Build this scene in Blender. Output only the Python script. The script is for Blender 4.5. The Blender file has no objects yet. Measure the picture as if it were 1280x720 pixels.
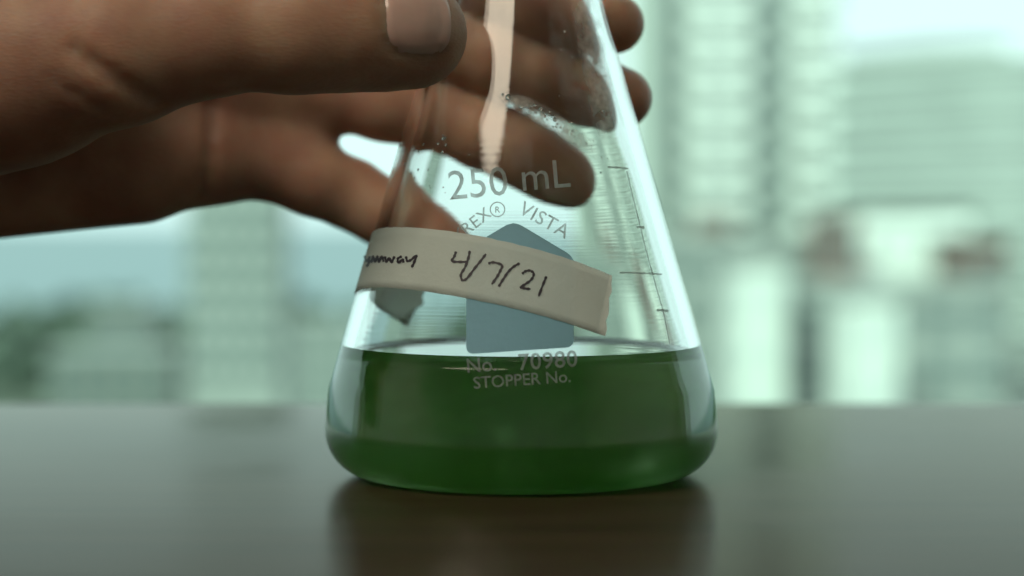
import bpy, bmesh, math, random
import numpy as np
from mathutils import Vector, noise as mnoise

random.seed(7)
rng = np.random.default_rng(7)
scene = bpy.context.scene
COL = scene.collection
R = math.radians

# ------------------------------------------------------------------ camera
FPX = 2490.0                     # focal length in photo pixels (photo 1280 x 720)
CAM = np.array([-0.002, -0.42, 0.0529])
HORIZON = 280.0                  # photo row of the eye level
PITCH = math.atan((360 - HORIZON) / FPX)
cam_data = bpy.data.cameras.new('camera')
cam = bpy.data.objects.new('camera', cam_data)
COL.objects.link(cam)
cam.location = CAM
cam.rotation_euler = (R(90) - PITCH, 0, 0)
cam_data.sensor_width = 36
cam_data.lens = 36 * FPX / 1280
cam_data.clip_start = 0.01
cam_data.clip_end = 30000
cam_data.dof.use_dof = True
cam_data.dof.focus_distance = 0.392
cam_data.dof.aperture_fstop = 8.0
cam_data.dof.aperture_blades = 0
scene.camera = cam

# ------------------------------------------------------------------ world, sun, lamp, exposure
world = bpy.data.worlds.new('World')
scene.world = world
world.use_nodes = True
bg = world.node_tree.nodes['Background']
bg.inputs['Color'].default_value = (0.70, 1.0, 0.955, 1)     # bright even overcast
bg.inputs['Strength'].default_value = 1.15

sun_data = bpy.data.lights.new('sun', 'SUN')
sun_data.energy = 4.6
sun_data.angle = R(12)
sun_data.color = (0.66, 1.0, 0.78)
sun = bpy.data.objects.new('sun', sun_data)
COL.objects.link(sun)
sun.rotation_euler = (R(50), 0, R(-28))     # high, behind the camera

lamp_data = bpy.data.lights.new('room_lamp', 'AREA')
lamp_data.shape = 'ELLIPSE'
lamp_data.size = 1.35
lamp_data.size_y = 0.80
lamp_data.energy = 19.0
lamp_data.color = (1.0, 0.87, 0.67)
lamp = bpy.data.objects.new('room_lamp', lamp_data)
COL.objects.link(lamp)

scene.view_settings.view_transform = 'Standard'
scene.view_settings.look = 'None'
scene.view_settings.exposure = 0.0
scene.view_settings.gamma = 1.0
scene.cycles.use_denoising = True
scene.cycles.max_bounces = 24
scene.cycles.transmission_bounces = 20
scene.cycles.transparent_max_bounces = 16
scene.cycles.glossy_bounces = 8
scene.cycles.diffuse_bounces = 4
scene.cycles.volume_bounces = 4
scene.cycles.sample_clamp_indirect = 6
scene.cycles.caustics_refractive = True
scene.cycles.caustics_reflective = True
scene.cycles.blur_glossy = 0.3

# ------------------------------------------------------------------ pixel helpers
cp, sp = math.cos(PITCH), math.sin(PITCH)
def ray(px, py):
    u = (px - 640) / FPX
    v = -(py - 360) / FPX
    return np.array([u, cp + v * sp, v * cp - sp])
def P(px, py, Y):
    """the point on the picture's line of sight (px, py) that stands in the plane y = Y"""
    d = ray(px, py)
    t = (Y - CAM[1]) / d[1]
    return CAM + d * t

# flask cone (outer wall): r = R0 - SL * z
SL = 0.2921
R0 = 0.038 + SL * 0.0276
def r_cone(z): return R0 - SL * z
def cone_hit(px, py, off=0.0):
    """point on the front of the flask wall under the photo pixel, pushed out by off"""
    d = ray(px, py); o = CAM
    k = SL
    q0 = R0 - k * o[2]
    a = d[0]**2 + d[1]**2 - (k * d[2])**2
    b = 2 * (o[0]*d[0] + o[1]*d[1] + q0 * k * d[2])
    c = o[0]**2 + o[1]**2 - q0**2
    disc = b*b - 4*a*c
    if disc < 0: disc = 0
    t = (-b - math.sqrt(disc)) / (2*a)
    p = o + d * t
    n = np.array([p[0], p[1], 0.0]); n /= np.linalg.norm(n)
    n = np.array([n[0], n[1], SL]); n /= np.linalg.norm(n)
    return p + n * off, n

# lamp stands where the flask's warm streak mirrors it
_p, _n = cone_hit(604, 212)
_v = _p - CAM; _v /= np.linalg.norm(_v)
_r = _v - 2 * np.dot(_v, _n) * _n
_up = np.array([0, 0, 1.0]) - _r * _r[2]; _up /= np.linalg.norm(_up)
lamp.location = Vector(_p + _r * 1.9 + _up * 0.40)
lamp.rotation_euler = (Vector(_p) - lamp.location).to_track_quat('-Z', 'Y').to_euler()

# ------------------------------------------------------------------ materials
def mat(name):
    m = bpy.data.materials.new(name); m.use_nodes = True
    return m, m.node_tree.nodes, m.node_tree.links
def principled(name, color, rough=0.6, noise_scale=None, noise_amt=0.15, bump=0.0, bump_scale=None, spec=0.5, bump_dist=0.001):
    m, N, L = mat(name)
    b = N['Principled BSDF']
    b.inputs['Base Color'].default_value = (*color, 1)
    b.inputs['Roughness'].default_value = rough
    b.inputs['Specular IOR Level'].default_value = spec
    if noise_scale:
        tc = N.new('ShaderNodeTexCoord')
        nz = N.new('ShaderNodeTexNoise'); nz.inputs['Scale'].default_value = noise_scale; nz.inputs['Detail'].default_value = 6
        L.new(tc.outputs['Object'], nz.inputs['Vector'])
        rp = N.new('ShaderNodeValToRGB')
        lo = [max(0, c * (1 - noise_amt)) for c in color]; hi = [min(1, c * (1 + noise_amt)) for c in color]
        rp.color_ramp.elements[0].position = 0.3; rp.color_ramp.elements[1].position = 0.7
        rp.color_ramp.elements[0].color = (*lo, 1); rp.color_ramp.elements[1].color = (*hi, 1)
        L.new(nz.outputs['Fac'], rp.inputs['Fac']); L.new(rp.outputs['Color'], b.inputs['Base Color'])
        if bump:
            nb = N.new('ShaderNodeTexNoise'); nb.inputs['Scale'].default_value = bump_scale or noise_scale * 4
            L.new(tc.outputs['Object'], nb.inputs['Vector'])
            bp = N.new('ShaderNodeBump'); bp.inputs['Strength'].default_value = bump; bp.inputs['Distance'].default_value = bump_dist
            L.new(nb.outputs['Fac'], bp.inputs['Height']); L.new(bp.outputs['Normal'], b.inputs['Normal'])
    return m

# glass with faint horizontal drawing ripples
M_glass, N, L = mat('clear_glass')
b = N['Principled BSDF']
b.inputs['Base Color'].default_value = (0.985, 1.0, 0.99, 1)
b.inputs['Transmission Weight'].default_value = 1.0
b.inputs['Roughness'].default_value = 0.0
b.inputs['IOR'].default_value = 1.47
tc = N.new('ShaderNodeTexCoord'); mp = N.new('ShaderNodeMapping'); mp.inputs['Scale'].default_value = (16, 16, 1300)
nz = N.new('ShaderNodeTexNoise'); nz.inputs['Scale'].default_value = 1.0; nz.inputs['Detail'].default_value = 1
bp = N.new('ShaderNodeBump'); bp.inputs['Strength'].default_value = 0.016; bp.inputs['Distance'].default_value = 0.0002
L.new(tc.outputs['Object'], mp.inputs['Vector']); L.new(mp.outputs['Vector'], nz.inputs['Vector'])
L.new(nz.outputs['Fac'], bp.inputs['Height']); L.new(bp.outputs['Normal'], b.inputs['Normal'])

M_drop, N, L = mat('water_drop')
b = N['Principled BSDF']
b.inputs['Base Color'].default_value = (1, 1, 1, 1); b.inputs['Transmission Weight'].default_value = 1.0
b.inputs['Roughness'].default_value = 0.05; b.inputs['IOR'].default_value = 1.33

def liquid_material(name, ior, sig, scat=None):
    m, N, L = mat(name)
    N.remove(N['Principled BSDF'])
    out = N['Material Output']
    if ior:
        g = N.new('ShaderNodeBsdfGlass'); g.inputs['IOR'].default_value = ior; g.inputs['Roughness'].default_value = 0.0
        L.new(g.outputs['BSDF'], out.inputs['Surface'])
    d = max(sig) * 1.0
    a = N.new('ShaderNodeVolumeAbsorption'); a.inputs['Density'].default_value = d
    a.inputs['Color'].default_value = (1 - sig[0] / d, 1 - sig[1] / d, 1 - sig[2] / d, 1)
    if scat:
        s = N.new('ShaderNodeVolumeScatter'); s.inputs['Color'].default_value = (*scat[:3], 1); s.inputs['Density'].default_value = scat[3]
        s.inputs['Anisotropy'].default_value = 0.5
        ad = N.new('ShaderNodeAddShader'); L.new(a.outputs[0], ad.inputs[0]); L.new(s.outputs[0], ad.inputs[1])
        L.new(ad.outputs[0], out.inputs['Volume'])
    else:
        L.new(a.outputs[0], out.inputs['Volume'])
    return m
M_water = liquid_material('brownish_water', 1.33, (14, 11, 20))
M_algae = liquid_material('algae_bloom', None, (44, 17, 50), (0.42, 0.86, 0.30, 58))
N, L = M_algae.node_tree.nodes, M_algae.node_tree.links
tc = N.new('ShaderNodeTexCoord'); mp = N.new('ShaderNodeMapping'); mp.inputs['Scale'].default_value = (1, 1, 1.6)
nz = N.new('ShaderNodeTexNoise'); nz.inputs['Scale'].default_value = 52; nz.inputs['Detail'].default_value = 2; nz.inputs['Distortion'].default_value = 1.2
L.new(tc.outputs['Object'], mp.inputs['Vector']); L.new(mp.outputs['Vector'], nz.inputs['Vector'])
for nd in list(N):
    if nd.bl_idname in ('ShaderNodeVolumeAbsorption', 'ShaderNodeVolumeScatter'):
        d0 = nd.inputs['Density'].default_value
        mr = N.new('ShaderNodeMapRange'); mr.inputs['From Min'].default_value = 0.35; mr.inputs['From Max'].default_value = 0.65
        mr.inputs['To Min'].default_value = d0 * 0.15; mr.inputs['To Max'].default_value = d0 * 2.0
        L.new(nz.outputs['Fac'], mr.inputs['Value']); L.new(mr.outputs['Result'], nd.inputs['Density'])

def translucent(name, color, tcolor, fac, rough=0.7, noise_scale=None):
    m, N, L = mat(name)
    b = N['Principled BSDF']; out = N['Material Output']
    b.inputs['Base Color'].default_value = (*color, 1); b.inputs['Roughness'].default_value = rough
    b.inputs['Specular IOR Level'].default_value = 0.2
    t = N.new('ShaderNodeBsdfTranslucent'); t.inputs['Color'].default_value = (*tcolor, 1)
    mx = N.new('ShaderNodeMixShader'); mx.inputs[0].default_value = fac
    L.new(b.outputs[0], mx.inputs[1]); L.new(t.outputs[0], mx.inputs[2]); L.new(mx.outputs[0], out.inputs['Surface'])
    if noise_scale:
        tc = N.new('ShaderNodeTexCoord')
        nz = N.new('ShaderNodeTexNoise'); nz.inputs['Scale'].default_value = noise_scale; nz.inputs['Detail'].default_value = 5
        rp = N.new('ShaderNodeValToRGB')
        rp.color_ramp.elements[0].color = (*[c * 0.88 for c in color], 1); rp.color_ramp.elements[1].color = (*[min(1, c * 1.08) for c in color], 1)
        L.new(tc.outputs['Object'], nz.inputs['Vector']); L.new(nz.outputs['Fac'], rp.inputs['Fac']); L.new(rp.outputs['Color'], b.inputs['Base Color'])
        bp = N.new('ShaderNodeBump'); bp.inputs['Strength'].default_value = 0.4; bp.inputs['Distance'].default_value = 0.0003
        nb = N.new('ShaderNodeTexNoise'); nb.inputs['Scale'].default_value = noise_scale * 8
        L.new(tc.outputs['Object'], nb.inputs['Vector']); L.new(nb.outputs['Fac'], bp.inputs['Height']); L.new(bp.outputs['Normal'], b.inputs['Normal'])
    return m
M_tape = translucent('paper_tape', (0.80, 0.87, 0.85), (0.95, 0.97, 0.94), 0.52, 0.8, 160)
M_print = translucent('enamel_print', (0.50, 0.56, 0.57), (0.86, 0.92, 0.93), 0.72, 0.5)
M_panel = translucent('blue_grey_enamel', (0.38, 0.68, 0.92), (0.64, 0.94, 1.0), 0.60, 0.6, 120)
M_scale = translucent('scale_print', (0.5, 0.58, 0.58), (0.8, 0.88, 0.88), 0.7, 0.5)
for m_ in (M_print, M_scale):          # thin worn enamel lets some light straight through
    N, L = m_.node_tree.nodes, m_.node_tree.links
    out = N['Material Output']; src = out.inputs['Surface'].links[0].from_socket
    tr = N.new('ShaderNodeBsdfTransparent'); mx = N.new('ShaderNodeMixShader')
    tc = N.new('ShaderNodeTexCoord'); nz = N.new('ShaderNodeTexNoise'); nz.inputs['Scale'].default_value = 500; nz.inputs['Detail'].default_value = 3
    mr = N.new('ShaderNodeMapRange'); mr.inputs['From Min'].default_value = 0.35; mr.inputs['From Max'].default_value = 0.65
    mr.inputs['To Min'].default_value = 0.60; mr.inputs['To Max'].default_value = 0.85
    L.new(tc.outputs['Object'], nz.inputs['Vector']); L.new(nz.outputs['Fac'], mr.inputs['Value']); L.new(mr.outputs['Result'], mx.inputs[0])
    L.new(tr.outputs[0], mx.inputs[1]); L.new(src, mx.inputs[2]); L.new(mx.outputs[0], out.inputs['Surface'])
M_ink = principled('pen_ink', (0.035, 0.03, 0.045), 0.6)

# skin
M_skin, N, L = mat('skin')
b = N['Principled BSDF']
b.inputs['Roughness'].default_value = 0.52; b.inputs['Specular IOR Level'].default_value = 0.35
b.inputs['Subsurface Weight'].default_value = 0.9
b.inputs['Subsurface Radius'].default_value = (1.0, 0.35, 0.2)
b.inputs['Subsurface Scale'].default_value = 0.010
tc = N.new('ShaderNodeTexCoord')
n1 = N.new('ShaderNodeTexNoise'); n1.inputs['Scale'].default_value = 70; n1.inputs['Detail'].default_value = 4
rp = N.new('ShaderNodeValToRGB')
rp.color_ramp.elements[0].position = 0.32; rp.color_ramp.elements[1].position = 0.68
rp.color_ramp.elements[0].color = (0.37, 0.19, 0.14, 1); rp.color_ramp.elements[1].color = (0.49, 0.32, 0.225, 1)
L.new(tc.outputs['Object'], n1.inputs['Vector']); L.new(n1.outputs['Fac'], rp.inputs['Fac']); L.new(rp.outputs['Color'], b.inputs['Base Color'])
v1 = N.new('ShaderNodeTexVoronoi'); v1.inputs['Scale'].default_value = 1300
mp = N.new('ShaderNodeMapping'); mp.inputs['Scale'].default_value = (0.5, 1, 1.6)
L.new(tc.outputs['Object'], mp.inputs['Vector']); L.new(mp.outputs['Vector'], v1.inputs['Vector'])
bp = N.new('ShaderNodeBump'); bp.inputs['Strength'].default_value = 0.22; bp.inputs['Distance'].default_value = 0.0003
L.new(v1.outputs['Distance'], bp.inputs['Height']); L.new(bp.outputs['Normal'], b.inputs['Normal'])
M_nail = principled('fingernail', (0.60, 0.41, 0.36), 0.16, 150, 0.10)
M_nail.node_tree.nodes['Principled BSDF'].inputs['Subsurface Weight'].default_value = 0.2
M_nail.node_tree.nodes['Principled BSDF'].inputs['Subsurface Scale'].default_value = 0.002

# table: dark varnished wood
M_table, N, L = mat('dark_varnished_wood')
b = N['Principled BSDF']
b.inputs['Roughness'].default_value = 0.22; b.inputs['Specular IOR Level'].default_value = 0.05
tc = N.new('ShaderNodeTexCoord'); mp = N.new('ShaderNodeMapping'); mp.inputs['Scale'].default_value = (2.5, 40, 40)
n1 = N.new('ShaderNodeTexNoise'); n1.inputs['Scale'].default_value = 3; n1.inputs['Detail'].default_value = 8
rp = N.new('ShaderNodeValToRGB'); rp.color_ramp.elements[0].color = (0.016, 0.010, 0.007, 1); rp.color_ramp.elements[1].color = (0.060, 0.037, 0.023, 1)
L.new(tc.outputs['Object'], mp.inputs['Vector']); L.new(mp.outputs['Vector'], n1.inputs['Vector'])
L.new(n1.outputs['Fac'], rp.inputs['Fac']); L.new(rp.outputs['Color'], b.inputs['Base Color'])
n2 = N.new('ShaderNodeTexNoise'); n2.inputs['Scale'].default_value = 14; n2.inputs['Detail'].default_value = 5
N.remove(b)
b = N.new('ShaderNodeBsdfDiffuse'); b.inputs['Roughness'].default_value = 0.5
gl = N.new('ShaderNodeBsdfGlossy'); gl.inputs['Color'].default_value = (1, 0.96, 0.90, 1)
mx = N.new('ShaderNodeMixShader'); fr = N.new('ShaderNodeFresnel'); fr.inputs['IOR'].default_value = 1.06; L.new(fr.outputs[0], mx.inputs[0])
L.new(rp.outputs['Color'], b.inputs['Color']); L.new(b.outputs[0], mx.inputs[1]); L.new(gl.outputs[0], mx.inputs[2])
L.new(mx.outputs[0], N['Material Output'].inputs['Surface'])
r2 = N.new('ShaderNodeMapRange'); r2.inputs['From Min'].default_value = 0.35; r2.inputs['From Max'].default_value = 0.65
r2.inputs['To Min'].default_value = 0.14; r2.inputs['To Max'].default_value = 0.24
L.new(tc.outputs['Object'], n2.inputs['Vector']); L.new(n2.outputs['Fac'], r2.inputs['Value']); L.new(r2.outputs['Result'], gl.inputs['Roughness'])

M_wall = principled('room_plaster', (0.62, 0.60, 0.57), 0.9, 3, 0.05)
M_floor = principled('room_floor', (0.34, 0.30, 0.26), 0.7, 3, 0.2)

# ------------------------------------------------------------------ object helpers
def link(name, me, material=None, parent=None, smooth=False):
    o = bpy.data.objects.new(name, me); COL.objects.link(o)
    if material: me.materials.append(material)
    if parent: o.parent = parent
    if smooth: me.polygons.foreach_set('use_smooth', [True] * len(me.polygons))
    return o
def pyd(name, verts, faces, material=None, parent=None, smooth=False):
    me = bpy.data.meshes.new(name)
    me.from_pydata([tuple(map(float, v)) for v in verts], [], [tuple(map(int, f)) for f in faces]); me.update()
    return link(name, me, material, parent, smooth)
def empty(name, loc=(0, 0, 0)):
    o = bpy.data.objects.new(name, None); COL.objects.link(o); o.location = loc; o.empty_display_size = 0.02
    return o
def tag(o, label=None, cat=None, group=None, kind=None):
    if label: o['label'] = label
    if cat: o['category'] = cat
    if group: o['group'] = group
    if kind: o['kind'] = kind
    return o
class MB:
    def __init__(s): s.v = []; s.f = []
    def box(s, x0, x1, y0, y1, z0, z1):
        n = len(s.v)
        s.v += [(x0,y0,z0),(x1,y0,z0),(x1,y1,z0),(x0,y1,z0),(x0,y0,z1),(x1,y0,z1),(x1,y1,z1),(x0,y1,z1)]
        s.f += [(n,n+3,n+2,n+1),(n+4,n+5,n+6,n+7),(n,n+1,n+5,n+4),(n+1,n+2,n+6,n+5),(n+2,n+3,n+7,n+6),(n+3,n,n+4,n+7)]
        return s
    def build(s, name, material, parent=None, bevel=0):
        me = bpy.data.meshes.new(name); me.from_pydata(s.v, [], s.f); me.update()
        if bevel:
            bm = bmesh.new(); bm.from_mesh(me)
            bmesh.ops.bevel(bm, geom=list(bm.edges), offset=bevel, segments=3, affect='EDGES')
            bm.to_mesh(me); bm.free()
        return link(name, me, material, parent)

def lathe(profile, seg=128):
    """closed profile loop of (r, z); r = 0 points collapse to one vertex"""
    verts, rings = [], []
    for r, z in profile:
        if r < 1e-7:
            verts.append((0, 0, z)); rings.append([len(verts) - 1])
        else:
            st = len(verts)
            for i in range(seg):
                a = 2 * math.pi * i / seg
                verts.append((r * math.cos(a), r * math.sin(a), z))
            rings.append(list(range(st, st + seg)))
    faces = []
    for A, B in zip(rings[:-1], rings[1:]):
        if len(A) == 1 and len(B) == 1: continue
        for i in range(seg):
            j = (i + 1) % seg
            if len(A) == 1: faces.append((A[0], B[j], B[i]))
            elif len(B) == 1: faces.append((A[i], A[j], B[0]))
            else: faces.append((A[i], A[j], B[j], B[i]))
    return verts, faces

# ================================================================== STRUCTURE: the room at the window
def struct(o): o['kind'] = 'structure'; return o
RX, RY0, RY1, RZ0, RZ1 = 1.9, -2.8, 0.50, -0.76, 1.75
struct(MB().box(-RX, RX, RY0, RY1 + 0.2, RZ0 - 0.1, RZ0).build('floor', M_floor))
struct(MB().box(-RX, RX, RY0, RY1 + 0.2, RZ1, RZ1 + 0.2).build('ceiling', M_wall))
struct(MB().box(-RX - 0.15, -RX, RY0 - 0.15, RY1 + 0.2, RZ0 - 0.1, RZ1 + 0.2).build('wall_left', M_wall))
struct(MB().box(RX, RX + 0.15, RY0 - 0.15, RY1 + 0.2, RZ0 - 0.1, RZ1 + 0.2).build('wall_right', M_wall))
struct(MB().box(-RX, RX, RY0 - 0.15, RY0, RZ0 - 0.1, RZ1 + 0.2).build('wall_back', M_wall))
fw = MB()
fw.box(-RX, RX, RY1, RY1 + 0.18, RZ0, -0.32)
fw.box(-RX, RX, RY1, RY1 + 0.18, 1.45, RZ1)
fw.box(-RX, -1.55, RY1, RY1 + 0.18, -0.32, 1.45)
fw.box(1.55, RX, RY1, RY1 + 0.18, -0.32, 1.45)
struct(fw.build('wall_window', M_wall))

# ================================================================== STRUCTURE: outside ground and river
GZ = -30.0
def gx(px, dist): return CAM[0] + (px - 640) / FPX * dist           # x of a photo column at a distance
def gz(py, dist): return CAM[2] + (HORIZON - py) / FPX * dist       # height of a photo row at a distance
SHORE = 566.0
M_ground = principled('grass_and_asphalt', (0.10, 0.115, 0.085), 0.95, 0.04, 0.5)
M_river, N, L = mat('river_water')
b = N['Principled BSDF']; b.inputs['Base Color'].default_value = (0.14, 0.19, 0.21, 1); b.inputs['Roughness'].default_value = 0.42; b.inputs['IOR'].default_value = 1.33
tc = N.new('ShaderNodeTexCoord'); nz = N.new('ShaderNodeTexNoise'); nz.inputs['Scale'].default_value = 0.3
bp = N.new('ShaderNodeBump'); bp.inputs['Strength'].default_value = 0.15; bp.inputs['Distance'].default_value = 0.3
L.new(tc.outputs['Object'], nz.inputs['Vector']); L.new(nz.outputs['Fac'], bp.inputs['Height']); L.new(bp.outputs['Normal'], b.inputs['Normal'])
gv = [(-900, 20, GZ), (900, 20, GZ)]
n = 40
sh = []
for i in range(n + 1):
    x = 900 - 1800 * i / n
    sh.append((x, SHORE + 9 * math.sin(x * 0.03) + 5 * math.sin(x * 0.11 + 1), GZ))
struct(pyd('ground', gv + sh, [tuple(range(len(gv + sh)))], M_ground))
struct(pyd('river', [(-16000, 500, GZ - 0.8), (16000, 500, GZ - 0.8), (16000, 24000, GZ - 0.8), (-16000, 24000, GZ - 0.8)], [(0, 1, 2, 3)], M_river))

# ================================================================== buildings
M_white = principled('white_render', (0.82, 0.82, 0.78), 0.8, 0.3, 0.06)
M_pale = principled('pale_render', (0.50, 0.52, 0.48), 0.8, 0.3, 0.08)
M_grey = principled('grey_concrete', (0.29, 0.30, 0.285), 0.85, 0.25, 0.12)
M_dgrey = principled('dark_concrete', (0.17, 0.175, 0.165), 0.85, 0.25, 0.15)
M_band = principled('tinted_band', (0.15, 0.165, 0.15), 0.6, 0.3, 0.1)
M_brown = principled('brown_brick', (0.17, 0.10, 0.085), 0.9, 0.5, 0.15)
M_pane = principled('window_glass', (0.10, 0.13, 0.13), 0.12)

M_lime = principled('limewashed_render', (0.60, 0.61, 0.57), 0.85, 0.3, 0.08)
M_pane2 = principled('pale_blind_glass', (0.52, 0.54, 0.52), 0.3)
def block(name, label, cx, y, w, d, z1, wallm, floors=None, fh=3.0, bays=3, winm=None, group=None, z0=GZ):
    """plain block with one window object per bay and storey on the side that looks back"""
    t = empty(name, (cx, y, z0)); tag(t, label, 'building', group)
    h = z1 - z0
    MB().box(-w/2, w/2, 0, d, 0, h - 0.5).build('wall', wallm, t)
    MB().box(-w/2 - 0.25, w/2 + 0.25, -0.25, d + 0.25, h - 0.5, h).build('roof', M_grey, t)
    wm = MB().box(-0.5, 0.5, -0.06, 0.05, 0, 1).build('window', winm or M_pane, t)
    first = True
    bw = w / bays
    for k in range(int((h - 1.5) // fh)):
        zz = h - 1.0 - (k + 1) * fh + 0.9
        if zz < 0.5 or zz < h - 46: break
        for i in range(bays):
            o = wm if first else wm.copy()
            if not first: COL.objects.link(o); o.parent = t
            first = False
            o.location = (-w/2 + bw * (i + 0.5), 0, zz); o.scale = (bw * 0.62, 1, 1.5)
    return t

# --- tall tower with two stacks of white balconies
dA = 170.0
x0, x1 = gx(797, dA), gx(1047, dA)
tA = empty('apartment_tower', ((x0 + x1) / 2, dA, GZ))
tag(tA, 'tall pale apartment tower with two stacks of white balconies', 'building')
wA = x1 - x0; HA = 30 + 48
lx = lambda px: gx(px, dA) - (x0 + x1) / 2
MB().box(-wA/2, wA/2, 0, 14, 0, HA).build('wall', M_pale, tA)
MB().box(-wA/2 - 0.3, wA/2 + 0.3, -0.3, 14.3, HA, HA + 0.8).build('roof', M_grey, tA)
MB().box(lx(818), lx(850), -0.5, -0.01, 0, HA - 0.01).build('pier', M_dgrey, tA)
MB().box(lx(940), lx(984), -0.35, -0.01, 0, HA - 0.01).build('pier', M_grey, tA)
fhA = 42 / FPX * dA
zoff = gz(40, dA) - GZ
protos = {}
for k in range(-9, 17):
    zc = zoff - k * fhA
    if zc < 1.5 or zc > HA - 1.5: continue
    for key, a, c, dz in (('l', 858, 938, 0.0), ('r', 986, 1042, 0.35 * fhA)):
        if k > 12: continue
        pa, pc = lx(a), lx(c); zz = zc + dz
        if zz > HA - 1.5: continue
        if key not in protos:
            bal = MB().box(pa, pc, -1.5, -0.002, -0.85, -0.6).build('balcony', M_white, tA)
            pr = MB().box(pa, pc, -1.6, -1.5, -0.85, 0.55).box(pa, pa + 0.1, -1.5, -0.002, -0.6, 0.55).box(pc - 0.1, pc, -1.5, -0.002, -0.6, 0.55).build('parapet', M_white, bal)
            dr = MB().box(pa + 0.8, pc - 0.8, -0.06, -0.002, -0.55, 1.35).build('glass_door', M_pane, bal)
            protos[key] = (bal, pr, dr)
            bal.location = (0, 0, zz)
        else:
            nb = protos[key][0].copy(); COL.objects.link(nb); nb.parent = tA; nb.location = (0, 0, zz)
            for q in protos[key][1:]:
                c2 = q.copy(); COL.objects.link(c2); c2.parent = nb
    for key, a, c in (('w1', 824, 845), ('w2', 948, 976)):
        if key not in protos:
            o = MB().box(lx(a), lx(c), -0.6, -0.5 if key == 'w1' else -0.35, -0.7, 0.7).build('window', M_pane, tA); protos[key] = o
        else:
            o = protos[key].copy(); COL.objects.link(o); o.parent = tA
        o.location = (0, 0, zc)

# --- banded building with a rounded end, seen obliquely
dB = 150.0
ang = R(58)
M_bband = principled('pale_concrete_band', (0.62, 0.65, 0.62), 0.8, 0.3, 0.06)
tB = empty('banded_building', (gx(1098, dB + 8), dB + 8, GZ))
tag(tB, 'grey building of stacked horizontal bands with a rounded end', 'building')
def stadium(l, w, z0, z1, ins=0.0, seg=14):
    """footprint: straight length l along +x, half-round far end"""
    r = w / 2 - ins
    pts = [(ins, -r), (l, -r)] + [(l + r * math.sin(a), -r * math.cos(a)) for a in np.linspace(0, math.pi, seg)[1:-1]] + [(l, r), (ins, r)]
    nn = len(pts)
    v = [(x, y, z0) for x, y in pts] + [(x, y, z1) for x, y in pts]
    f = [(i, (i + 1) % nn, (i + 1) % nn + nn, i + nn) for i in range(nn)] + [tuple(range(nn))[::-1], tuple(range(nn, 2 * nn))]
    return v, f
LB, WB = 15.0, 11.0
HB = gz(80, 150) - GZ
fhB = 45 / FPX * 147
tB.rotation_euler = (0, 0, -ang)
k = 0
z = HB
while z > 1.0 and k < 16:
    zt, zm, zb = z, z - fhB * 0.36, z - fhB
    v, f = stadium(LB, WB, zm, zt); pyd('parapet_band', v, f, M_bband, tB)
    v, f = stadium(LB, WB, zb, zm, 0.5); pyd('window_band', v, f, M_band, tB)
    z = zb; k += 1
v, f = stadium(LB, WB, 0, z, 0.2); pyd('base_wall', v, f, M_grey, tB)
v, f = stadium(LB * 0.55, WB * 0.8, HB, HB + 1.3, 0.3); pyd('roof_house', v, f, M_dgrey, tB)

# --- lower buildings in front, right side
dC = 132.0
block('low_grey_block', 'low grey block below the balcony tower with small dark windows', gx(905, dC), dC, (1035 - 775) / FPX * dC, 12, gz(292, dC), M_grey, bays=5)
def kit(name, label, px0, px1, py, dist, m, depth=6, bays=2, cat='building', fh=3.0):
    return block(name, label, gx((px0 + px1) / 2, dist), dist, (px1 - px0) / FPX * dist, depth, gz(py, dist), m, bays=bays, fh=fh, winm=M_pane2 if m in (M_white, M_pale, M_lime) else M_pane)
kit('brick_stair_tower', 'brown brick stair tower rising beside the low grey block', 872, 918, 258, 138, M_brown, 5, 1)
kit('brick_tower', 'dark brown brick tower with narrow windows between pale blocks', 1026, 1074, 262, 126, M_brown, 5, 1)
kit('white_block', 'white rendered slab block in front of the low grey block', 922, 986, 322, 112, M_lime, 8, 2)
kit('white_block', 'white rendered slab block in front of the brown brick tower', 1064, 1128, 362, 104, M_lime, 8, 2)
kit('pale_block', 'wide pale block standing below the banded building', 1075, 1215, 262, 134, M_white, 9, 4)
kit('grey_block', 'long grey block in front of the wide pale block', 985, 1262, 352, 118, M_grey, 9, 5)
kit('brick_building', 'dark brown brick building beside the banded building', 1208, 1264, 292, 124, M_brown, 9, 3)

# --- left bank
kit('slim_tower', 'slim grey-green tower standing alone by the river', 232, 350, -40, 220, M_grey, 11, 5)
kit('low_house', 'low dark house among the shoreline trees', 110, 192, 382, 300, M_dgrey, 10, 3)
kit('low_hall', 'long low grey hall near the shoreline trees', 352, 470, 402, 290, M_grey, 10, 5)
kit('flat_roof_block', 'flat-roofed dark block at the foot of the slim tower', 60, 215, 440, 255, M_dgrey, 10, 5)

# --- shoreline trees: one far mass
M_leaf = principled('foliage', (0.10, 0.13, 0.10), 0.9, 0.2, 0.4)
tv, tf = [], []
for _ in range(420):
    x = rng.uniform(-200, 260); y = rng.uniform(300, 560)
    hh = rng.uniform(5, 10); rr = rng.uniform(2.5, 5)
    for q in range(46):
        d = rng.normal(size=3); d /= np.linalg.norm(d); rad = rr * rng.uniform(0.55, 1.0)
        c = np.array([x, y, GZ + hh - rr * 0.4]) + d * rad * np.array([1, 1, 0.8])
        c[2] = max(c[2], GZ + 0.3)
        a = rng.normal(size=3); a /= np.linalg.norm(a); bb = np.cross(a, d); bb /= np.linalg.norm(bb) + 1e-6
        s = rr * 0.33; m0 = len(tv)
        tv += [c - a*s - bb*s, c + a*s - bb*s, c + a*s + bb*s, c - a*s + bb*s]; tf.append((m0, m0+1, m0+2, m0+3))
    m0 = len(tv)
    tv += [(x-.3, y, GZ), (x+.3, y, GZ), (x+.3, y, GZ+hh), (x-.3, y, GZ+hh)]; tf.append((m0, m0+1, m0+2, m0+3))
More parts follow.
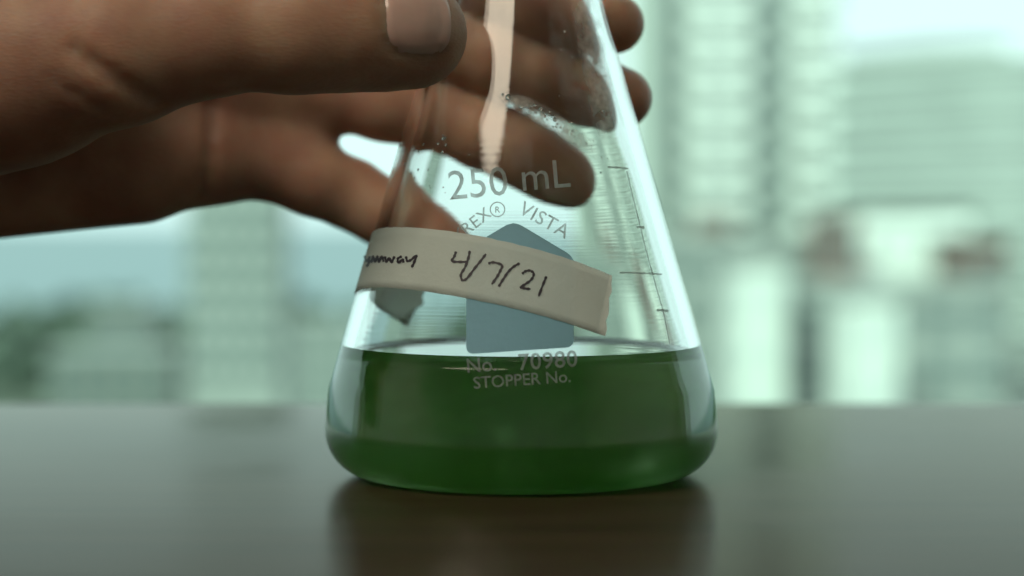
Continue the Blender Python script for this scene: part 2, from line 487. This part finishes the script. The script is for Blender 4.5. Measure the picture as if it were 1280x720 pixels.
tag(pyd('shoreline_trees', tv, tf, M_leaf), 'dark green mass of trees along the river bank', 'trees', kind='stuff')

# ================================================================== table
table = empty('table', (0.1, -0.25, RZ0)); tag(table, 'dark brown varnished wooden table under the flask', 'table')
MB().box(-0.75, 0.75, -0.40, 0.42, -RZ0 - 0.03, -RZ0).build('tabletop', M_table, table, bevel=0.004)
for sx in (-1, 1):
    for sy in (-1, 1):
        MB().box(sx * 0.68 - 0.03, sx * 0.68 + 0.03, -0.015 + sy * 0.33 - 0.03, -0.015 + sy * 0.33 + 0.03, 0, -RZ0 - 0.0302).build('leg', M_table, table)

# ================================================================== flask
flask = empty('conical_flask', (0, 0, 0))
tag(flask, 'clear glass conical flask with a dated paper tape label, held by the neck', 'flask')
WALL = 0.0026
outer = [(0, 0.0012), (0.012, 0.0010), (0.026, 0.0004), (0.0315, 0.0)]
# rounded heel
zc_, rc_ = 0.0100, 0.0316
for a in np.linspace(-88, 12, 16):
    outer.append((rc_ + 0.0098 * math.cos(R(a)), 0.0100 + 0.0100 * math.sin(R(a))))
outer = [(r, max(z, 0.0)) for r, z in outer]
for z in np.linspace(0.0185, 0.1020, 26): outer.append((r_cone(z), z))
for a in np.linspace(0, 1, 7)[1:]:
    outer.append((r_cone(0.1020) - 0.0009 * (1 - (1 - a)**2) , 0.1020 + 0.006 * a))
rn = outer[-1][0]
for z in (0.114, 0.121, 0.127): outer.append((rn, z))
for a in np.linspace(-60, 180, 12): outer.append((rn + 0.0012 + 0.0022 * math.cos(R(a)), 0.1305 + 0.0024 * math.sin(R(a))))
def offset_in(prof, t):
    res = []
    for i, (r, z) in enumerate(prof):
        a = prof[max(i - 1, 0)]; c = prof[min(i + 1, len(prof) - 1)]
        dr, dz = c[0] - a[0], c[1] - a[1]; l = math.hypot(dr, dz) or 1
        res.append((r - t * dz / l, z + t * dr / l))
    return res
wall_part = [p for p in outer if p[1] < 0.128 or p[0] < 1]
idx = next(i for i, p in enumerate(outer) if p[1] > 0.1265)
body_out = outer[:idx + 1]
inner = offset_in(body_out, WALL)
inner[0] = (0, 0.0012 + 0.0026)
inner = [(max(r, 0), z) for r, z in inner]
rim = outer[idx + 1:]
ri = inner[-1][0]
profile = body_out + rim + [(ri, 0.1312), (ri, 0.129)] + inner[::-1]
v, f = lathe(profile, 160)
body = pyd('glass_body', v, f, M_glass, flask, smooth=True)

# inner radius as a function of height
IZ = np.array([p[1] for p in inner]); IR = np.array([p[0] for p in inner])
def r_in(z):
    m = IZ > 0.0036
    o_ = np.argsort(IZ[m])
    return float(np.interp(z, IZ[m][o_], IR[m][o_]))

# ---- print on the glass
def project_mesh(me, off):
    for vtx in me.vertices:
        p, _ = cone_hit(vtx.co.x, vtx.co.y, off)
        vtx.co = p
    me.update()
def text_mesh(txt, size_px, origin, rot_deg, spacing=1.0, bold=0.0, sx=1.0):
    cu = bpy.data.curves.new('t', 'FONT'); cu.body = txt; cu.size = 1.0; cu.space_character = spacing; cu.offset = bold
    cu.resolution_u = 3
    ob = bpy.data.objects.new('t', cu); COL.objects.link(ob)
    bpy.context.view_layer.update()
    me = bpy.data.meshes.new_from_object(ob.evaluated_get(bpy.context.evaluated_depsgraph_get()))
    bpy.data.objects.remove(ob)
    c, s = math.cos(R(rot_deg)), math.sin(R(rot_deg))
    for vtx in me.vertices:
        x, y = vtx.co.x * size_px * sx, -vtx.co.y * size_px
        vtx.co = (origin[0] + c * x - s * y, origin[1] + s * x + c * y, 0)
    return me
OFF = 0.00012
def print_text(name, pieces, material, off=OFF):
    bm = bmesh.new()
    for pc in pieces:
        me = text_mesh(*pc); bm.from_mesh(me); bpy.data.meshes.remove(me)
    me = bpy.data.meshes.new(name); bm.to_mesh(me); bm.free()
    project_mesh(me, off)
    me.materials.clear()
    return link(name, me, material, flask)
print_text('volume_marking', [('250', 52, (561, 250), -5, 1.0, 0.0, 0.98), ('mL', 51, (651, 239), -5, 1.0, 0.0, 0.98)], M_print)
print_text('maker_lettering', [('PYREX', 22, (563, 311), -38, 1.05, 0.004), ('VISTA', 25, (647, 266), 29, 1.06, 0.004), ('R', 11, (618.5, 266), 0, 1.0, 0.01)], M_print)
print_text('stock_number', [('No.', 25, (583, 466), -4, 1.0, 0.01), ('70980', 29, (648, 463), -4, 1.04, 0.012), ('STOPPER No.', 21, (592, 486), -4, 1.0, 0.01)], M_print)
def ring_px(c, r0, r1, n=24):
    v = []; f = []
    for i in range(n):
        a = 2 * math.pi * i / n
        v += [(c[0] + r0 * math.cos(a), c[1] + r0 * math.sin(a), 0), (c[0] + r1 * math.cos(a), c[1] + r1 * math.sin(a), 0)]
    for i in range(n):
        j = (i + 1) % n; f.append((2*i, 2*i+1, 2*j+1, 2*j))
    return v, f
v, f = ring_px((622, 262), 8.2, 9.8)
v = [cone_hit(a[0], a[1], OFF)[0] for a in v]
pyd('registered_mark', v, f, M_print, flask)

def poly_grid(edge, off, name, material, parent, nx=14, ny=16):
    """edge(t) -> (xl, xr, y) rows in photo pixels"""
    v, f = [], []
    for j in range(ny + 1):
        xl, xr, y0, y1 = edge(j / ny)
        for i in range(nx + 1):
            s = i / nx
            v.append(cone_hit(xl + (xr - xl) * s, y0 + (y1 - y0) * s, off)[0])
    for j in range(ny):
        for i in range(nx):
            a = j * (nx + 1) + i; f.append((a, a + nx + 1, a + nx + 2, a + 1))
    return pyd(name, v, f, material, parent, smooth=True)
# pentagon panel with rounded corners: columns from left to right, top and bottom rows
def col_edge(t):
    x = 583 + (717 - 583) * t
    if x < 642: top = 276 + (642 - x) * 0.60
    else: top = 276 + (x - 642) * 0.60
    top += 3.0 * math.exp(-((x - 642) / 5.0) ** 2)
    bot = 443 - 9 * t
    for ex, s in ((583, 1), (717, -1)):
        dd = abs(x - ex)
        if dd < 9: bot -= 9 - math.sqrt(max(0, 81 - (9 - dd) ** 2)); top += (9 - math.sqrt(max(0, 81 - (9 - dd) ** 2))) * 0.8
    return x, top, bot
v, f = [], []
ts = sorted(set(list(np.linspace(0, 1, 30)) + [0.005, 0.012, 0.025, 0.045, 0.955, 0.975, 0.988, 0.995, (642-583)/134]))
NY = 18
for t in ts:
    x, top, bot = col_edge(t)
    for j in range(NY + 1): v.append(cone_hit(x, top + (bot - top) * j / NY, OFF * 0.8)[0])
for i in range(len(ts) - 1):
    for j in range(NY):
        a = i * (NY + 1) + j; f.append((a, a + 1, a + NY + 2, a + NY + 1))
pyd('writing_panel', v, f, M_panel, flask, smooth=True)

def strokes(name, lines, width, material, off, parent):
    v, f = [], []
    for ln in lines:
        pts = np.array(ln, float)
        # Catmull-Rom resample
        q = []
        ext = np.vstack([2 * pts[0] - pts[1], pts, 2 * pts[-1] - pts[-2]])
        for i in range(1, len(ext) - 2):
            p0, p1, p2, p3 = ext[i-1:i+3]
            for t in np.linspace(0, 1, 6)[:-1]:
                q.append(0.5 * (2*p1 + (p2-p0)*t + (2*p0-5*p1+4*p2-p3)*t*t + (3*p1-p0-3*p2+p3)*t**3))
        q.append(pts[-1]); q = np.array(q)
        m0 = len(v); nn = len(q)
        for i in range(nn):
            d = q[min(i+1, nn-1)] - q[max(i-1, 0)]; d /= np.linalg.norm(d) + 1e-9
            nrm = np.array([-d[1], d[0]])
            w = width * (0.5 + 0.12 * math.sin(i * 1.7)) * (0.75 if i in (0, nn-1) else 1)
            for sg in (-1, 1): v.append(cone_hit(*(q[i] + sg * nrm * w), off)[0])
        for i in range(nn - 1):
            a = m0 + 2*i; f.append((a, a+1, a+3, a+2))
    return pyd(name, v, f, material, parent)
strokes('scale_line', [[(783, 214), (791, 248), (800, 284), (807, 313), (815, 342), (821, 364), (828, 388), (833, 412), (837, 432)]], 1.2, M_scale, OFF, flask)
strokes('scale_tick', [[(759, 209), (770, 209.5), (785, 211)]], 2.4, M_scale, OFF, flask)
strokes('scale_tick', [[(795, 284), (800, 284), (805, 285)]], 3.0, M_scale, OFF, flask)
strokes('scale_tick', [[(774, 341), (790, 341), (808, 342), (827, 343)]], 2.4, M_scale, OFF, flask)
strokes('scale_tick', [[(820, 388), (828, 388), (835, 389)]], 3.0, M_scale, OFF, flask)

# ---- paper tape: straight strip laid on the unrolled cone
sinb = SL / math.sqrt(1 + SL * SL)
APEX = R0 / SL
def to_flat(p):
    phi = math.atan2(p[0], -p[1])           # 0 = towards the camera, + = right
    rho = (APEX - p[2]) * math.sqrt(1 + SL * SL)
    a = phi * sinb
    return np.array([rho * math.sin(a), -rho * math.cos(a)])
def from_flat(q, off):
    rho = math.hypot(q[0], q[1]); a = math.atan2(q[0], -q[1]); phi = a / sinb
    z = APEX - rho / math.sqrt(1 + SL * SL); r = rho * sinb
    n = np.array([math.sin(phi), -math.cos(phi), SL]) / math.sqrt(1 + SL * SL)
    return np.array([r * math.sin(phi), -r * math.cos(phi), z]) + n * off
A = to_flat(cone_hit(540, 326)[0]); B = to_flat(cone_hit(735, 373)[0])
du = (B - A) / np.linalg.norm(B - A); dn = np.array([-du[1], du[0]])
TW = 0.0063
TOFF = 0.00030
s_right = np.dot(to_flat(cone_hit(761, 380)[0]) - A, du)
NL = 70
s_left = -0.064
v, f = [], []
for layer in (0, 1):
    for i in range(NL + 1):
        s = s_left + (s_right - s_left) * i / NL
        for j in range(9):
            w = (j / 8 * 2 - 1) * (TW + (0.00016 * mnoise.noise(Vector((s * 900, layer * 0.0 + (j > 4) * 9, 0))) if j in (0, 8) else 0))
            s2 = s
            if i == NL: s2 += 0.00025 * math.sin(j * 2.3) - w * 0.10
            if i == 0: s2 += abs(w) * 0.9 + 0.0003 * math.sin(j * 4.1)
            v.append(from_flat(A + du * s2 + dn * w, TOFF - layer * 0.00012))
W9 = 9; LAY = (NL + 1) * W9
for i in range(NL):
    for j in range(8):
        a = i * W9 + j
        f.append((a, a + W9, a + W9 + 1, a + 1))
        f.append((LAY + a, LAY + a + 1, LAY + a + W9 + 1, LAY + a + W9))
for i in range(NL):
    for j in (0, 8):
        a = i * W9 + j; q = (a, a + W9, LAY + a + W9, LAY + a)
        f.append(q if j else q[::-1])
for j in range(8):
    for i in (0, NL):
        a = i * W9 + j; q = (a, a + 1, LAY + a + 1, LAY + a)
        f.append(q)
tape = pyd('label_tape', v, f, M_tape, flask, smooth=False)
for p in tape.data.polygons: p.use_smooth = True
hand_lines = [
    [(571, 315), (569, 321), (566, 327), (575, 328), (586, 328)],
    [(588, 314), (586, 324), (582, 335), (577, 344), (579, 351), (585, 348), (594, 336), (602, 326), (608, 318)],
    [(610.6, 330), (617, 328.5), (627.5, 332), (626, 338), (622, 346), (615, 356)],
    [(649.6, 329.6), (642, 334), (635, 341), (629, 350), (623.6, 359)],
    [(652.5, 343), (657, 339.6), (663, 339), (667, 343), (664, 350), (657, 355.5), (651, 359.5), (656, 361), (663, 362)],
    [(682.6, 346), (679, 355), (673, 371)],
    [(458, 320), (460, 327), (463, 324), (464, 321), (463, 329), (460, 334)],
    [(466, 329), (468.5, 321), (471, 328), (473.5, 321), (476, 328), (479, 321), (481.5, 328)],
    [(483, 321), (485, 328), (488.5, 323), (491, 328.5), (495, 321)],
    [(504, 321), (499, 324), (500, 329), (505, 325), (506, 329)],
    [(509, 321), (511, 327), (516, 325), (522, 320), (519, 329), (516, 335)]]
strokes('handwriting', hand_lines, 3.0, M_ink, TOFF + 0.00008, tape)

# ---- condensation on the upper wall
def droplet_field():
    bmt = bmesh.new(); bmesh.ops.create_icosphere(bmt, subdivisions=1, radius=1.0)
    tvv = np.array([x.co[:] for x in bmt.verts]); tff = [tuple(x.index for x in q.verts) for q in bmt.faces]; bmt.free()
    V, F = [], []
    def add(px, py, rad):
        p, nn = cone_hit(px, py, -0.15 * rad)
        t1 = np.cross(nn, [0, 0, 1.0]); t1 /= np.linalg.norm(t1); t2 = np.cross(nn, t1)
        ax = rng.uniform(0.8, 1.3)
        w = tvv[:, :1] * t1 * rad * ax + tvv[:, 1:2] * t2 * rad * rng.uniform(0.9, 1.4) + tvv[:, 2:] * nn * rad * 0.5
        m0 = len(V); V.extend(w + p); F.extend([tuple(i + m0 for i in q) for q in tff])
    def along(pts, n, spread, lo, hi):
        pts = np.array(pts, float)
        for _ in range(n):
            t = rng.uniform(0, len(pts) - 1.001); i = int(t); q = pts[i] + (pts[i+1] - pts[i]) * (t - i)
            q = q + rng.normal(size=2) * spread
            add(q[0], q[1], rng.uniform(lo, hi) ** 1.0)
    along([(632, 124), (660, 135), (690, 152), (715, 172), (745, 186)], 26, (5, 4.5), 0.00009, 0.00030)
    along([(632, 124), (665, 136), (692, 150)], 8, (6, 5), 0.0003, 0.0006)
    along([(735, 50), (745, 90), (752, 130), (762, 160), (765, 180)], 22, (7, 6), 0.00008, 0.00028)
    along([(706, 60), (722, 110), (735, 165)], 8, (12, 14), 0.00008, 0.0002)
    along([(505, 205), (530, 185), (560, 178), (585, 195)], 14, (9, 8), 0.0001, 0.00042)
    along([(520, 215), (550, 240), (575, 255)], 9, (7, 6), 0.0001, 0.0003)
    along([(745, 190), (755, 205), (750, 225)], 5, (5, 5), 0.0001, 0.0003)
    return V, F
M_fog, N, L = mat('condensation_film')
out = N['Material Output']; N.remove(N['Principled BSDF'])
tr = N.new('ShaderNodeBsdfTransparent'); tl = N.new('ShaderNodeBsdfRefraction'); tl.inputs['IOR'].default_value = 1.6; tl.inputs['Roughness'].default_value = 1.0; df = N.new('ShaderNodeBsdfDiffuse')
tl.inputs['Color'].default_value = (1, 1, 1, 1); df.inputs['Color'].default_value = (0.9, 0.9, 0.9, 1)
m1 = N.new('ShaderNodeMixShader'); m1.inputs[0].default_value = 0.7
L.new(df.outputs[0], m1.inputs[1]); L.new(tl.outputs[0], m1.inputs[2])
at = N.new('ShaderNodeAttribute'); at.attribute_name = 'cover'
tc = N.new('ShaderNodeTexCoord'); nz = N.new('ShaderNodeTexNoise'); nz.inputs['Scale'].default_value = 300; nz.inputs['Detail'].default_value = 3
L.new(tc.outputs['Object'], nz.inputs['Vector'])
mr = N.new('ShaderNodeMapRange'); mr.inputs['From Min'].default_value = 0.30; mr.inputs['From Max'].default_value = 0.68
L.new(nz.outputs['Fac'], mr.inputs['Value'])
mu = N.new('ShaderNodeMath'); mu.operation = 'MULTIPLY'; L.new(at.outputs['Fac'], mu.inputs[0]); L.new(mr.outputs['Result'], mu.inputs[1])
m2 = N.new('ShaderNodeMixShader'); L.new(mu.outputs[0], m2.inputs[0]); L.new(tr.outputs[0], m2.inputs[1]); L.new(m1.outputs[0], m2.inputs[2])
L.new(m2.outputs[0], out.inputs['Surface'])
def fog(line, half, cover):
    """a misted streak: photo-pixel polyline, half width per point, peak cover"""
    pts = np.array(line, float); n_ = 40; m_ = 12
    tt = np.linspace(0, len(pts) - 1, n_ + 1)
    cx = np.interp(tt, range(len(pts)), pts[:, 0]); cy = np.interp(tt, range(len(pts)), pts[:, 1]); hw = np.interp(tt, range(len(pts)), half)
    v, f, al = [], [], []
    for i in range(n_ + 1):
        d = np.array([cx[min(i+1, n_)] - cx[max(i-1, 0)], cy[min(i+1, n_)] - cy[max(i-1, 0)]]); d /= np.linalg.norm(d)
        for j in range(m_ + 1):
            w = j / m_ * 2 - 1
            v.append(cone_hit(cx[i] - d[1] * w * hw[i], cy[i] + d[0] * w * hw[i], 0.00006)[0])
            e = min(1, 5 * i / n_, 5 * (n_ - i) / n_)
            al.append(cover * e * (1 - abs(w) ** 2.2))
    for i in range(n_):
        for j in range(m_):
            a = i * (m_ + 1) + j; f.append((a, a + 1, a + m_ + 2, a + m_ + 1))
    o = pyd('condensation_film', v, f, M_fog, flask, smooth=True)
    at_ = o.data.attributes.new('cover', 'FLOAT', 'POINT'); at_.data.foreach_set('value', al)
fog([(622, 116), (655, 132), (690, 152), (718, 172), (748, 190)], [8, 13, 14, 13, 10], 1.0)
fog([(724, -20), (736, 40), (745, 90), (753, 135), (760, 185)], [16, 19, 19, 19, 13], 1.0)
fog([(690, -10), (700, 50), (715, 110), (732, 168)], [8, 16, 18, 14], 0.22)
V, F = droplet_field()
tag(pyd('condensation', V, F, M_drop, flask, smooth=True), kind='stuff')

# ================================================================== liquid
LZ = 0.0262
liq = empty('green_water', (0, 0, 0.004)); tag(liq, 'shallow murky green algae water in the bottom of the flask', 'water')
EPS = 0.0002
prof = [(0, 0.0036)]
for r, z in inner[1:]:
    if z < LZ - 0.001 and r > 0: prof.append((r + EPS, z - EPS * 0.6))
for dz, dr in ((0.0009, 0.0), (0.0004, -0.0006), (0.00012, -0.0014), (0.0, -0.003)):
    prof.append((r_in(LZ + dz) + (EPS if dr == 0 else 0) + dr, LZ + dz))
prof += [(0.02, LZ), (0, LZ)]
v, f = lathe(prof, 160)
w = pyd('water', [(x, y, z - 0.004) for x, y, z in v], f, M_water, liq, smooth=True)
# algae suspended in the lower part, with an uneven top
seg, rows = 96, 26
V, F = [], []
def alg_top(x, y):
    n_ = mnoise.noise(Vector((x * 60 + 3, y * 60, 0.3))) + 0.5 * mnoise.noise(Vector((x * 140, y * 140 + 7, 1.7)))
    return 0.0252 - 0.0055 * (x * x + y * y) / 0.036 ** 2 - 0.03 * x + 0.0012 * n_ * (1 - 0.6 * (x * x + y * y) / 0.036 ** 2)
prof2 = [(r - 0.0004, z + 0.0003) for r, z in inner[1:] if z < 0.0175 and r > 0.003]
base0 = (0, 0.0041)
V.append((0, 0, base0[1]))
ringsz = []
for r, z in prof2:
    ringsz.append((r, z, False))
for i in range(seg):
    pass
rings = []
for r, z, _ in ringsz:
    st = len(V)
    for i in range(seg):
        a = 2 * math.pi * i / seg; V.append((r * math.cos(a), r * math.sin(a), z))
    rings.append(st)
rt = r_in(0.0200) - 0.0008
for k_, rr in enumerate(np.linspace(1, 0.04, 12)):
    st = len(V)
    for i in range(seg):
        a = 2 * math.pi * i / seg; x, y = rt * rr * math.cos(a), rt * rr * math.sin(a)
        V.append((x, y, alg_top(x, y) - (0.0012 if k_ == 0 else 0)))
    rings.append(st)
V.append((0, 0, alg_top(0, 0)))
for i in range(seg):
    j = (i + 1) % seg
    F.append((0, rings[0] + j, rings[0] + i))
    F.append((rings[-1] + i, rings[-1] + j, len(V) - 1))
    for A_, B_ in zip(rings[:-1], rings[1:]): F.append((A_ + i, A_ + j, B_ + j, B_ + i))
pyd('algae', [(x, y, z - 0.004) for x, y, z in V], F, M_algae, liq, smooth=True)

# ================================================================== hand
def seg_round(Pt, a, b, ra, rb):
    """distance to a tapered capsule (numpy, approximate)"""
    ab = b - a; l2 = np.dot(ab, ab)
    pa = Pt - a
    h = np.clip((pa @ ab) / l2, 0, 1)
    d = np.linalg.norm(pa - h[..., None] * ab, axis=-1)
    return d - (ra + (rb - ra) * h)
def ellip(Pt, c, axes, rot):
    q = (Pt - c) @ rot
    k0 = np.linalg.norm(q / axes, axis=-1); k1 = np.linalg.norm(q / (axes ** 2), axis=-1) + 1e-9
    return k0 * (k0 - 1.0) / k1
def smin(a, b, k):
    h = np.clip(0.5 + 0.5 * (b - a) / k, 0, 1)
    return b + (a - b) * h - k * h * (1 - h)
def smax(a, b, k): return -smin(-a, -b, k)
mm = 0.001
def chain(pts): return [(P(*q[:3]), q[3] * mm) for q in pts]
thumb = chain([(-150, 125, -0.012, 22), (30, 80, -0.027, 18.5), (150, 60, -0.034, 14.2), (250, 44, -0.0345, 11.2), (372, 38, -0.0320, 11.3), (440, 37, -0.0290, 10.9), (500, 38, -0.0250, 10.6), (523, 43, -0.0232, 9.4)])
index = chain([(262, -105, 0.036, 10.5), (430, -75, 0.040, 8.6), (560, -38, 0.0375, 8.8), (660, -2, 0.0335, 8.2), (725, 18, 0.0275, 7.7), (768, 30, 0.0205, 6.6)])
middle = chain([(262, -10, 0.036, 10.8), (420, 20, 0.042, 8.8), (560, 54, 0.0405, 9.0), (670, 88, 0.0365, 8.5), (735, 110, 0.0305, 7.9), (776, 123, 0.0240, 6.9)])
ring = chain([(262, 90, 0.036, 10.4), (420, 115, 0.042, 8.6), (540, 145, 0.0425, 7.9), (640, 184, 0.0405, 7.9), (695, 212, 0.0380, 7.5), (718, 222, 0.0365, 7.1)])
pinky = chain([(262, 192, 0.035, 10.2), (345, 204, 0.039, 8.6), (440, 243, 0.0425, 7.9), (520, 290, 0.0425, 6.8), (562, 322, 0.0410, 6.3)])
def sdf(Pt):
    d = None
    def fin(ch, k=2.5*mm):
        dd = None
        for (a, ra), (b_, rb) in zip(ch[:-1], ch[1:]):
            s = seg_round(Pt, a, b_, ra, rb)
            dd = s if dd is None else smin(dd, s, k)
        return dd
    fs = [fin(c) for c in (index, middle, ring, pinky)]
    # pads and knuckle fullness
    for j, c in enumerate((index, middle, ring, pinky)):
        for i0 in (1, 2, 3):
            a, ra = c[i0]; b_, rb = c[i0 + 1]
            m_ = (a + b_) / 2 - np.array([0, 0.0016, 0])
            fs[j] = smin(fs[j], np.linalg.norm(Pt - m_, axis=-1) - (ra + rb) / 2 * 0.93, 4*mm)
    fing = fs[0]
    for q in fs[1:]: fing = smin(fing, q, 1.6*mm)
    # palm: fat plate from the knuckles to the wrist
    wr = [P(-330, 20, 0.034), P(-330, 170, 0.034)]
    palm = None
    for c, wq in ((index, 0.0), (middle, 0.3), (ring, 0.65), (pinky, 1.0)):
        a = c[0][0]; b_ = wr[0] * (1 - wq) + wr[1] * wq
        s = seg_round(Pt, a, b_, c[0][1] * 1.08, 0.0165)
        palm = s if palm is None else smin(palm, s, 11*mm)
    # hypothenar cushion
    hy = seg_round(Pt, P(170, 212, 0.028), P(-180, 226, 0.026), 0.0120, 0.0165)
    palm = smin(palm, hy, 9*mm)
    palm = smin(palm, seg_round(Pt, P(280, 140, 0.038), P(385, 166, 0.0415), 0.0085, 0.0060), 4*mm)
    # finger-base pads
    for c in (middle, ring, pinky):
        palm = smin(palm, np.linalg.norm(Pt - (c[0][0] + np.array([-0.004, -0.004, 0])), axis=-1) - 0.0088, 6*mm)
    arm = seg_round(Pt, (wr[0] + wr[1]) / 2, P(-1150, 330, 0.02), 0.0275, 0.037)
    palm = smin(palm, arm, 16*mm)
    d = smin(palm, fing, 5*mm)
    th = fin(thumb, 5*mm)
    # thumb pad towards the glass and flesh round the nail
    th = smin(th, seg_round(Pt, P(430, 48, -0.0235), P(515, 52, -0.0200), 0.0092, 0.0078), 4*mm)
    web = seg_round(Pt, P(40, 30, 0.004), index[0][0] + np.array([-0.012, -0.004, 0]), 0.017, 0.011)
    th = smin(th, web, 10*mm)
    th = smin(th, seg_round(Pt, P(20, 70, -0.012), P(-170, 95, 0.022), 0.018, 0.022), 12*mm)
    d = smin(d, th, 4*mm)
    # flesh flattens against the glass
    rad = np.hypot(Pt[..., 0], Pt[..., 1]) - np.maximum(r_cone(Pt[..., 2]), 0.0155)
    d = smax(d, 0.00012 - rad * 0.96, 0.8*mm)
    for pts, r, k in CREASES:
        for a, b_ in zip(pts[:-1], pts[1:]):
            d = smax(d, -seg_round(Pt, a, b_, r, r), k)
    return d
CREASES = []
def on_skin(px, py, y0, dep=0.0):
    p = P(px, py, y0); dr = ray(px, py); dr = dr / np.linalg.norm(dr)
    for _ in range(80):
        dd = float(sdf(p[None, :])[0])
        if dd < 3e-5: break
        p = p + dr * dd * 0.7
    return p + dr * dep
c1 = ([on_skin(x, y, 0.005, -0.0002) for x, y in ((266, 130), (264, 160), (262, 190), (259, 220), (254, 246))], 0.0011, 2.2*mm)
c2 = ([on_skin(x, y, -0.09, -0.0004) for x, y in ((90, 60), (112, 78), (135, 94), (158, 108), (180, 121), (200, 132))], 0.0012, 2.2*mm)
c3 = ([on_skin(x, y, -0.09, -0.0006) for x, y in ((60, 96), (90, 118), (120, 136), (150, 148))], 0.0005, 1.6*mm)
CREASES.extend([c1, c2, c3])
Ta = thumb[4][0]; Tb = thumb[-1][0]
ax_ = (Tb - Ta) / np.linalg.norm(Tb - Ta)
face = np.array([0.04, -1.0, 0.10]); face -= ax_ * np.dot(face, ax_); face /= np.linalg.norm(face)
side = np.cross(ax_, face)
nc = P(502, 34, -0.0255)
def on_nail(uu, ww, dep):
    p = nc + ax_ * uu * 0.0072 + side * ww * 0.0073 + face * 0.03
    for _ in range(60):
        dd = float(sdf(p[None, :])[0])
        if dd < 2e-5: break
        p = p - face * dd * 0.8
    return p + face * dep
lp = []
for a in np.linspace(0, 2 * math.pi, 25):
    cu_, su_ = math.cos(a), math.sin(a)
    l_ = (abs(cu_) ** 3.2 + abs(su_) ** 3.2) ** (1 / 3.2)
    if cu_ / l_ < 0.93: lp.append((cu_ / l_ * 1.05, su_ / l_ * 1.05))
CREASES.append(([on_nail(u_, w_, 0.0001) for u_, w_ in lp], 0.00055, 1.0*mm))


def surface_nets(lo, hi, h):
    n = [int((hi[i] - lo[i]) / h) + 1 for i in range(3)]
    xs = [lo[i] + h * np.arange(n[i]) for i in range(3)]
    Fv = np.empty(n, np.float32)
    for i in range(0, n[0], 24):
        X, Y, Z = np.meshgrid(xs[0][i:i+24], xs[1], xs[2], indexing='ij')
        Fv[i:i+24] = sdf(np.stack([X, Y, Z], -1))
    ins = Fv < 0
    c = np.zeros([q - 1 for q in n], np.int8)
    for a in (0, 1):
        for b_ in (0, 1):
            for e in (0, 1):
                c += ins[a:n[0]-1+a, b_:n[1]-1+b_, e:n[2]-1+e]
    act = (c > 0) & (c < 8)
    ids = -np.ones(c.shape, np.int64); cells = np.argwhere(act); ids[act] = np.arange(len(cells))
    pos = np.zeros((len(cells), 3)); cnt = np.zeros(len(cells))
    cor = [(a, b_, e) for a in (0, 1) for b_ in (0, 1) for e in (0, 1)]
    for c0 in cor:
        for ax in range(3):
            if c0[ax]: continue
            c1 = list(c0); c1[ax] = 1
            f0 = Fv[cells[:, 0] + c0[0], cells[:, 1] + c0[1], cells[:, 2] + c0[2]]
            f1 = Fv[cells[:, 0] + c1[0], cells[:, 1] + c1[1], cells[:, 2] + c1[2]]
            m = (f0 < 0) != (f1 < 0)
            t = np.where(m, f0 / np.where(m, f0 - f1, 1), 0)
            q = np.tile(np.array(c0, float), (len(cells), 1)); q[:, ax] += t
            pos[m] += q[m]; cnt[m] += 1
    pos = (pos / cnt[:, None] + cells) * h + np.array(lo)
    faces = []
    for ax in range(3):
        u, w_ = (ax + 1) % 3, (ax + 2) % 3
        sl0 = [slice(None)] * 3; sl1 = [slice(None)] * 3
        sl0[ax] = slice(0, n[ax] - 1); sl1[ax] = slice(1, n[ax])
        a = ins[tuple(sl0)]; b_ = ins[tuple(sl1)]
        e = np.argwhere(a != b_)
        e = e[(e[:, u] > 0) & (e[:, u] < n[u] - 1) & (e[:, w_] > 0) & (e[:, w_] < n[w_] - 1)]
        du_ = np.zeros(3, int); du_[u] = 1; dw = np.zeros(3, int); dw[w_] = 1
        g = lambda q: ids[q[:, 0], q[:, 1], q[:, 2]]
        quad = np.stack([g(e - du_ - dw), g(e - dw), g(e), g(e - du_)], 1)
        flip = ~ins[e[:, 0], e[:, 1], e[:, 2]]
        quad[flip] = quad[flip][:, ::-1]
        faces.append(quad)
    return pos, np.concatenate(faces)
lo = (-0.300, -0.052, 0.026); hi = (0.036, 0.078, 0.152)
pos, fcs = surface_nets(lo, hi, 0.00115)
hand = empty('hand', tuple(P(-1000, 300, 0.02)))
tag(hand, 'bare left hand gripping the flask neck, thumb in front and fingers behind', 'hand')
hl = np.array(hand.location)
hb = pyd('hand_skin', pos - hl, fcs, M_skin, hand, smooth=True)

# (built before the skin is polygonised: see nail_frame)
# thumb nail laid on the thumb's surface
V, F = [], []
nu, nv = 16, 16
for i in range(nu + 1):
    for j in range(nv + 1):
        u = i / nu * 2 - 1; w_ = j / nv * 2 - 1
        # superellipse disc
        k_ = max(abs(u), abs(w_)); 
        l_ = (abs(u) ** 3.2 + abs(w_) ** 3.2) ** (1 / 3.2) or 1
        sc_ = k_ / l_ if l_ > 0 else 1
        uu, ww = u * sc_, w_ * sc_
        p = nc + ax_ * uu * 0.0072 + side * ww * 0.0073 + face * 0.03
        for _ in range(40):
            dd = float(sdf(p[None, None, None, :])[0, 0, 0])
            if dd < 2e-5: break
            p = p - face * dd * 0.8
        rr_ = max(abs(u), abs(w_))
        V.append(p + face * (0.00042 * (1 - rr_ ** 6) - 0.00015 + (0.0004 if u > 0.8 else 0)))
for i in range(nu):
    for j in range(nv):
        a = i * (nv + 1) + j; F.append((a, a + nv + 1, a + nv + 2, a + 1))
pyd('fingernail', np.array(V) - hl, F, M_nail, hand, smooth=True)
